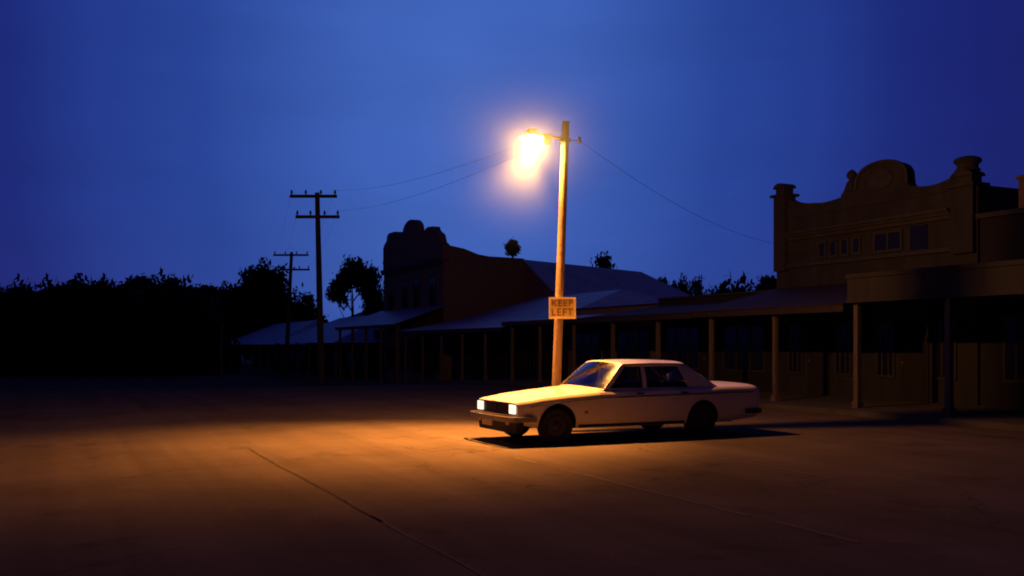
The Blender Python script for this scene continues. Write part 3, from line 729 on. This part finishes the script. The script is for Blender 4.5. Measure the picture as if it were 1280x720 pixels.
for c in cuts:
    md = body.modifiers.new('b', 'BOOLEAN'); md.operation = 'DIFFERENCE'; md.object = c; md.solver = 'EXACT'
dg = bpy.context.evaluated_depsgraph_get(); dg.update()
me2 = bpy.data.meshes.new_from_object(body.evaluated_get(dg))
body.modifiers.clear(); body.data = me2
for c in cuts: bpy.data.objects.remove(c)
for p in me2.polygons: p.use_smooth = True
me2.set_sharp_from_angle(angle=R(28))
body.parent = car
def CB(name, mb, m, parent=None, smooth=False, bevel=0, label=None):
    o = mb.build(name, M[m] if isinstance(m, str) else m, parent or car, smooth=smooth, bevel=bevel, local=True)
    if label: o['label'] = label
    return o
# cabin
def SP(x, h, sy):  # point on the side of the cabin
    return (x, sy*(.795-.155*h - .02*math.sin(h*math.pi)*-1), .875+.435*h)
cols_ = [(.90, 1.37), (1.00, 1.455), (1.70, 1.745), (1.785, 1.815), (2.66, 2.50), (3.30, 2.66)]
rows = [0, .07, .35, .65, .90, 1.0]
def cpt(i, h, sy, inset=0):
    x0, x1 = cols_[i]
    x = x0+(x1-x0)*h
    p = SP(x, h, sy); return (p[0], p[1]-sy*inset, p[2])
def roofz(v): return 1.31+.062*(1-v*v)**.8
for sy in (-1, 1):
    cab = MB()
    for i in range(5):
        for j in range(5):
            if j in (0, 4) or i in (0, 2, 4):
                a = [cpt(i, rows[j], sy), cpt(i+1, rows[j], sy), cpt(i+1, rows[j+1], sy), cpt(i, rows[j+1], sy)]
                b_ = [cpt(i, rows[j], sy, .035), cpt(i+1, rows[j], sy, .035), cpt(i+1, rows[j+1], sy, .035), cpt(i, rows[j+1], sy, .035)]
                cab.add(a+b_, [(0, 1, 2, 3), (7, 6, 5, 4), (0, 4, 5, 1), (1, 5, 6, 2), (2, 6, 7, 3), (3, 7, 4, 0)])
    CB('cabin_side', cab, 'paint')
V = [-1+2*i/16 for i in range(17)]
def wtop(v): return (1.37-.09*(1-v*v), .64*v, roofz(v))
def wbase(v): return (.90-.17*(1-v*v), .795*v, .878+.045*(1-v*v))
def rtop(v): return (2.66+.05*(1-v*v), .64*v, roofz(v)-.012*(1-v*v))
def rbase(v): return (3.30+.06*(1-v*v), .795*v, .90+.055*(1-v*v))
def quadstrip(f0, f1, vs_, nrow, off=(0, 0, 0), bulge=0):
    vv = []; ff = []; k = len(vs_)
    for j in range(nrow+1):
        q = j/nrow
        for v in vs_:
            a, b_ = Vector(f0(v)), Vector(f1(v)); p = a.lerp(b_, q)+Vector(off)*1.0; p.z += bulge*math.sin(q*math.pi)*(1-v*v)**.5; vv.append(p)
    for j in range(nrow):
        for i in range(k-1): ff.append((j*k+i, j*k+i+1, (j+1)*k+i+1, (j+1)*k+i))
    return vv, ff
# roof panel with thickness
v1, f1 = quadstrip(wtop, rtop, V, 12, bulge=.018); v2, f2 = quadstrip(wtop, rtop, V, 12, off=(0, 0, -.03), bulge=.018)
rf = MB().add(v1, f1).add(v2, f2)
k = len(V)
def rim(vA, vB):
    for seq in ([i for i in range(k)], [12*k+i for i in range(k)], [j*k for j in range(13)], [j*k+k-1 for j in range(13)]):
        for a, b_ in zip(seq, seq[1:]): rf.add([vA[a], vA[b_], vB[b_], vB[a]], [(0, 1, 2, 3)])
rim(v1, v2)
CB('roof', rf, 'paint', smooth=True)
gut = MB()
for sy in (-1, 1):
    gut.tube([(.93, sy*.797, .905)] + [(cols_[0][0]+(cols_[0][1]-cols_[0][0])*h, sy*(.799-.155*h), .875+.435*h) for h in (.3, .6, .9)] + [(1.40, sy*.652, 1.308), (2.0, sy*.655, 1.318), (2.6, sy*.652, 1.308), (2.72, sy*.66, 1.27)], .011, 6)
CB('drip_rail', gut, 'chrome', smooth=True)
# glass
Vg = [-.975+1.95*i/14 for i in range(15)]
def mixf(f0, f1, q): return lambda v: tuple(Vector(f0(v)).lerp(Vector(f1(v)), q))
a, b_ = quadstrip(mixf(wbase, wtop, .03), mixf(wbase, wtop, .955), Vg, 8, off=(.004, 0, .0), bulge=.012); CB('windscreen', MB().add(a, b_), 'cglass', smooth=True)
hd = MB(); a, b_ = quadstrip(mixf(wbase, wtop, .95), wtop, V, 1); a2, _ = quadstrip(mixf(wbase, wtop, .95), wtop, V, 1, off=(.03, 0, -.015)); hd.add(a, b_).add(a2, b_)
a, b_ = quadstrip(wbase, mixf(wbase, wtop, .035), V, 1); hd.add(a, b_)
CB('windscreen_surround', hd, 'paint', smooth=True)
Vr = [-.93+1.86*i/14 for i in range(15)]
a, b_ = quadstrip(mixf(rbase, rtop, .05), mixf(rbase, rtop, .93), Vr, 6, off=(-.004, 0, 0), bulge=.02); CB('rear_window', MB().add(a, b_), 'sglass', smooth=True)
rs = MB()
a, b_ = quadstrip(rbase, mixf(rbase, rtop, .055), V, 1); rs.add(a, b_); a, b_ = quadstrip(mixf(rbase, rtop, .925), rtop, V, 1); rs.add(a, b_)
CB('rear_window_surround', rs, 'paint', smooth=True)
for sy in (-1, 1):
    for i in (1, 3):
        a = [cpt(i, h, sy, .014) for h in rows[1:5]]; c = [cpt(i+1, h, sy, .014) for h in rows[1:5]]
        g_ = MB().add(a+c, [(0, 4, 5, 1), (1, 5, 6, 2), (2, 6, 7, 3)]); CB('side_window', g_, 'sglass', smooth=True)
        ed = MB().tube([cpt(i, .07, sy, -.003), cpt(i+1, .07, sy, -.003)], .008, 6); CB('window_trim', ed, 'chrome')
# doors: panels 5 mm proud of the body with real gaps between them
def skin(x0, x1, sy, cut=None, off=.005, z0=.30, z1f=lambda x: lerpk(SH, x)-.004, nx=14, nz=10):
    grid = []
    for i in range(nx+1):
        x = x0+(x1-x0)*i/nx; zb = z0
        if cut: zb = max(z0, cut(x))
        zt = z1f(x)
        grid.append([(x, sy*(yside(x, zb+(zt-zb)*j/nz)+off), zb+(zt-zb)*j/nz) for j in range(nz+1)])
    vv = [p for r_ in grid for p in r_]; ff = []
    for i in range(nx):
        for j in range(nz): a = i*(nz+1)+j; ff.append((a, a+1, a+nz+2, a+nz+1))
    base = len(vv); vv += [(x, y-sy*.02, z) for x, y, z in vv]; ff += [tuple(q+base for q in reversed(f_)) for f_ in ff[:nx*nz]]
    def edge(a, b_): ff.append((a, b_, b_+base, a+base))
    for i in range(nx): edge(i*(nz+1), (i+1)*(nz+1)); edge(i*(nz+1)+nz, (i+1)*(nz+1)+nz)
    for j in range(nz): edge(j, j+1); edge(nx*(nz+1)+j, nx*(nz+1)+j+1)
    return MB().add(vv, ff)
def rcut(x):
    d = x-WB
    return .33+math.sqrt(max(0, .40**2-d*d)) if abs(d) < .40 else 0
for sy in (-1, 1):
    for x0, x1, c, hx in ((.80, 1.735, None, 1.60), (1.750, 2.68, rcut, 2.52)):
        d = CB('door', skin(x0, x1, sy, c), 'paint', smooth=True)
        y = yside(hx, .80)
        CB('handle', MB().box(hx-.09, hx+.07, sy*(y+.012)-.010, sy*(y+.012)+.010, .795, .82), 'black', d, bevel=.004)
    # fender marker, sill strip, crease line
    y = yside(.53, .52); CB('side_marker', MB().box(.50, .56, sy*y-.012, sy*y+.012, .50, .545), 'amber', bevel=.004)
    s_ = MB()
    for x0, x1 in ((.40, 2.52),):
        st = [x0+(x1-x0)*i/12 for i in range(13)]
        for a, b_ in zip(st, st[1:]):
            ya, yb = yside(a, .30), yside(b_, .30)
            s_.add([(a, sy*(ya+.012), .262), (b_, sy*(yb+.012), .262), (b_, sy*(yb+.012), .315), (a, sy*(ya+.012), .315), (a, sy*(ya-.02), .262), (b_, sy*(yb-.02), .262), (b_, sy*(yb-.02), .315), (a, sy*(ya-.02), .315)],
                   [(0, 1, 2, 3), (0, 4, 5, 1), (3, 2, 6, 7)])
    CB('sill', s_, 'black')
    # shade of the shoulder crease, drawn as a black line
    tr = MB(); st = [-.5+(4.55)*i/30 for i in range(31)]
    tr.tube([(x, sy*(yside(x, lerpk(SH, x)-.095)+.010), lerpk(SH, x)-.095) for x in st], .009, 6)
    CB('crease_shade', tr, 'black', smooth=True)
    # wheel-arch lips
    for x in (0, WB):
        r_ = .358 if x == 0 else .348
        pts = []
        for i in range(17):
            a = R(-8)+R(196)*i/16; px_, pz = x+r_*math.cos(a), .33+r_*math.sin(a)
            if pz > .27: pts.append((px_, sy*(yside(px_, pz)+.004), pz))
        CB('arch_lip', MB().tube(pts, .011, 6), 'paint', smooth=True)
# nose
gr = MB().box(-.71, -.66, -.52, .52, .505, .675)
grl = CB('grille', gr, 'black')
bars = MB()
for k_ in range(6): z = .52+k_*.0275; bars.box(-.725, -.711, -.515, .515, z, z+.008)
bars.box(-.735, -.726, -.03, .03, .56, .63)
CB('grille_bar', bars, 'rim', grl)
for sy in (-1, 1):
    y0, y1 = sorted((sy*.535, sy*.765))
    h = CB('headlamp', MB().box(-.715, -.64, y0-.012, y1+.012, .503, .680), 'chrome', bevel=.006)
    CB('lens', MB().box(-.745, -.717, y0, y1, .515, .668), 'lens', h, bevel=.012)
    y0, y1 = sorted((sy*.50, sy*.62)); CB('indicator', MB().box(-.79, -.76, y0, y1, .335, .375), 'amber', bevel=.005)
fb = []
for i in range(21):
    v_ = -1+i/10; fb.append((-.855-.03*(1-v_*v_)+.05*abs(v_)**8, .86*v_, .45))
fb = [(-.42, -.905, .45), (-.72, -.90, .45), (-.79, -.885, .45)] + fb + [(-.79, .885, .45), (-.72, .90, .45), (-.42, .905, .45)]
def bumper(path, z0, z1, th):
    mb = MB(); vv = []; ff = []
    for i, p in enumerate(path):
        a = Vector(path[max(0, i-1)]); b2 = Vector(path[min(len(path)-1, i+1)]); d = (b2-a); nn = Vector((d.y, -d.x, 0)).normalized()*th
        P = Vector(p)
        vv += [(P.x-nn.x, P.y-nn.y, z0), (P.x, P.y, z0), (P.x+nn.x*.5, P.y+nn.y*.5, z0+(z1-z0)*.3), (P.x+nn.x*.5, P.y+nn.y*.5, z0+(z1-z0)*.7), (P.x, P.y, z1), (P.x-nn.x, P.y-nn.y, z1)]
    for i in range(len(path)-1):
        for j in range(6): a, b2 = i*6+j, i*6+(j+1) % 6; ff.append((a, b2, b2+6, a+6))
    ff.append(tuple(range(6))); ff.append(tuple((len(path)-1)*6+j for j in range(6))[::-1])
    return mb.add(vv, ff)
bo = CB('front_bumper', bumper(fb, .395, .475, .03), 'chrome', smooth=True)
MBx = MB().box(-.90, -.885, -.20, .20, .30, .41); CB('number_plate', MBx, 'plate', bo, bevel=.004)
CB('front_valance', MB().prism([( -.80, .385), (.80, .385), (.74, .19), (-.74, .19)], -.72, -.58), 'under', bevel=.02)
rb = [(4.235+.03*(1-(-1+i/8)**2), -.84+.105*i, .47) for i in range(17)]
rb = [(3.85, -.885, .47), (4.1, -.880, .47), (4.21, -.865, .47)] + rb[1:-1] + [(4.21, .865, .47), (4.1, .880, .47), (3.85, .885, .47)]
bo = CB('rear_bumper', bumper(list(reversed(rb)), .40, .48, .02), 'black', smooth=True)
for sy in (-1, 1):
    y0, y1 = sorted((sy*.42, sy*.76)); CB('tail_lamp', MB().box(4.18, 4.225, y0, y1, .56, .72), 'red', bevel=.01)
CB('underbody', MB().box(.42, 2.50, -.62, .62, .245, .30).box(-.45, .42, -.42, .42, .25, .32).box(2.5, 3.9, -.42, .42, .22, .34), 'under')
CB('exhaust', MB().tube([(2.6, .35, .2), (3.6, .35, .24), (4.25, .35, .24)], .022, 8), 'rim')
# wheels
wheels = None
for x in (0, WB):
    for sy in (-1, 1):
        yc = sy*.755
        def ring(r0, r1, h0, h1, k_=36):
            pass
        ty = MB(); prof = [(.19, -.08), (.24, -.094), (.278, -.092), (.300, -.07), (.305, -.04), (.305, .04), (.300, .07), (.278, .092), (.24, .094), (.19, .08)]
        vv = []; ff = []; kk = 40
        for r_, yy in prof:
            for j in range(kk): a = 2*math.pi*j/kk; vv.append((x+r_*math.cos(a), yc+yy, .302+r_*math.sin(a)))
        for i in range(len(prof)-1):
            for j in range(kk): a, b_ = i*kk+j, i*kk+(j+1) % kk; ff.append((a, b_, b_+kk, a+kk))
        for j in range(kk): a, b_ = j, (j+1) % kk; ff.append((a, b_, b_+(len(prof)-1)*kk, a+(len(prof)-1)*kk))
        wh = CB('wheel', ty.add(vv, ff), 'tyre', smooth=True)
        prof = [(.191, .065), (.18, .08), (.165, .058), (.13, .045), (.095, .06), (.07, .078), (.03, .085)]
        vv = []; ff = []
        for r_, yy in prof:
            for j in range(kk): a = 2*math.pi*j/kk; vv.append((x+r_*math.cos(a), yc+sy*yy, .302+r_*math.sin(a)))
        for i in range(len(prof)-1):
            for j in range(kk): a, b_ = i*kk+j, i*kk+(j+1) % kk; ff.append((a, b_, b_+kk, a+kk))
        ff.append(tuple((len(prof)-1)*kk+j for j in range(kk)))
        ff.append(tuple(range(kk)))
        CB('rim', MB().add(vv, ff), 'rim', wh, smooth=True)
# inside
for x0, z_ in ((1.55, .98), (2.45, .96)):
    st = MB().box(x0, x0+.50, -.62, .62, .43, .62).prism_t([(x0+.46, .5), (x0+.60, .5), (x0+.72, z_), (x0+.62, z_+.02)], 0, 0)
    st = MB().box(x0, x0+.48, -.60, .60, .43, .60)
    st.add([(x0+.44, y, .5) for y in (-.60, .60)] + [(x0+.58, y, .5) for y in (-.60, .60)] + [(x0+.60, y, z_) for y in (-.58, .58)] + [(x0+.68, y, z_) for y in (-.58, .58)],
           [(0, 1, 5, 4), (2, 6, 7, 3), (4, 5, 7, 6), (0, 4, 6, 2), (1, 3, 7, 5), (0, 2, 3, 1)])
    CB('seat', st, 'seatm', bevel=.03)
CB('dashboard', MB().box(1.04, 1.22, -.68, .68, .66, .885), 'black', bevel=.03)
pts = [(1.36+.055*math.sin(a), .34+.19*math.cos(a), .86+.17*math.sin(a)) for a in [2*math.pi*i/24 for i in range(25)]]
CB('steering_wheel', MB().tube(pts, .012, 6).tube([(1.2, .34, .78), (1.36, .34, .86)], .02, 6), 'black')
wp = MB(); wp.tube([(.86, -.45, .925), (.98, -.15, .975)], .007, 5); wp.tube([(.80, .10, .945), (.92, .42, .985)], .007, 5); CB('wiper', wp, 'black')
CB('mirror', MB().box(1.40, 1.43, .0-.11, .11, 1.22, 1.27), 'black', bevel=.005)

# ------------------------------------------------------------------ mist ball added to imitate bloom round the lamp
m = bpy.data.materials.new('glow_haze'); m.use_nodes = True; t = m.node_tree; t.nodes.clear()
o = N(t, 'ShaderNodeOutputMaterial'); pv = N(t, 'ShaderNodeVolumePrincipled'); pv.inputs['Color'].default_value = (.72, 1, 1, 1); pv.inputs['Anisotropy'].default_value = .75
tcn = N(t, 'ShaderNodeTexCoord'); ln_ = N(t, 'ShaderNodeVectorMath', operation='LENGTH'); t.links.new(tcn.outputs['Object'], ln_.inputs[0])
HR = 2.7; HD = .068
rr = N(t, 'ShaderNodeMapRange'); rr.inputs[1].default_value = 0; rr.inputs[2].default_value = HR; rr.inputs[3].default_value = 1; rr.inputs[4].default_value = 0; t.links.new(ln_.outputs['Value'], rr.inputs[0])
pw = N(t, 'ShaderNodeMath', operation='POWER'); pw.inputs[1].default_value = 2.0; t.links.new(rr.outputs[0], pw.inputs[0])
core = N(t, 'ShaderNodeMapRange'); core.inputs[1].default_value = .1; core.inputs[2].default_value = .6; core.inputs[3].default_value = .75; core.inputs[4].default_value = 1; t.links.new(ln_.outputs['Value'], core.inputs[0])
m0 = N(t, 'ShaderNodeMath', operation='MULTIPLY'); t.links.new(pw.outputs[0], m0.inputs[0]); t.links.new(core.outputs[0], m0.inputs[1])
ml = N(t, 'ShaderNodeMath', operation='MULTIPLY'); ml.inputs[1].default_value = HD; t.links.new(m0.outputs[0], ml.inputs[0]); t.links.new(ml.outputs[0], pv.inputs['Density'])
t.links.new(pv.outputs[0], o.inputs['Volume'])
bm = bmesh.new(); bmesh.ops.create_icosphere(bm, subdivisions=3, radius=HR); me = bpy.data.meshes.new('glow_haze'); bm.to_mesh(me); bm.free(); me.materials.append(m)
hz = bpy.data.objects.new('glow_haze', me); col.objects.link(hz); hz.location = (LX-.10, LYY, LZ+.40)
tag(hz, 'pale mist ball added for the bloom round the street lamp', 'glow_haze', kind='stuff')

for ob in col.objects:
    if 'o' in ob: del ob['o']
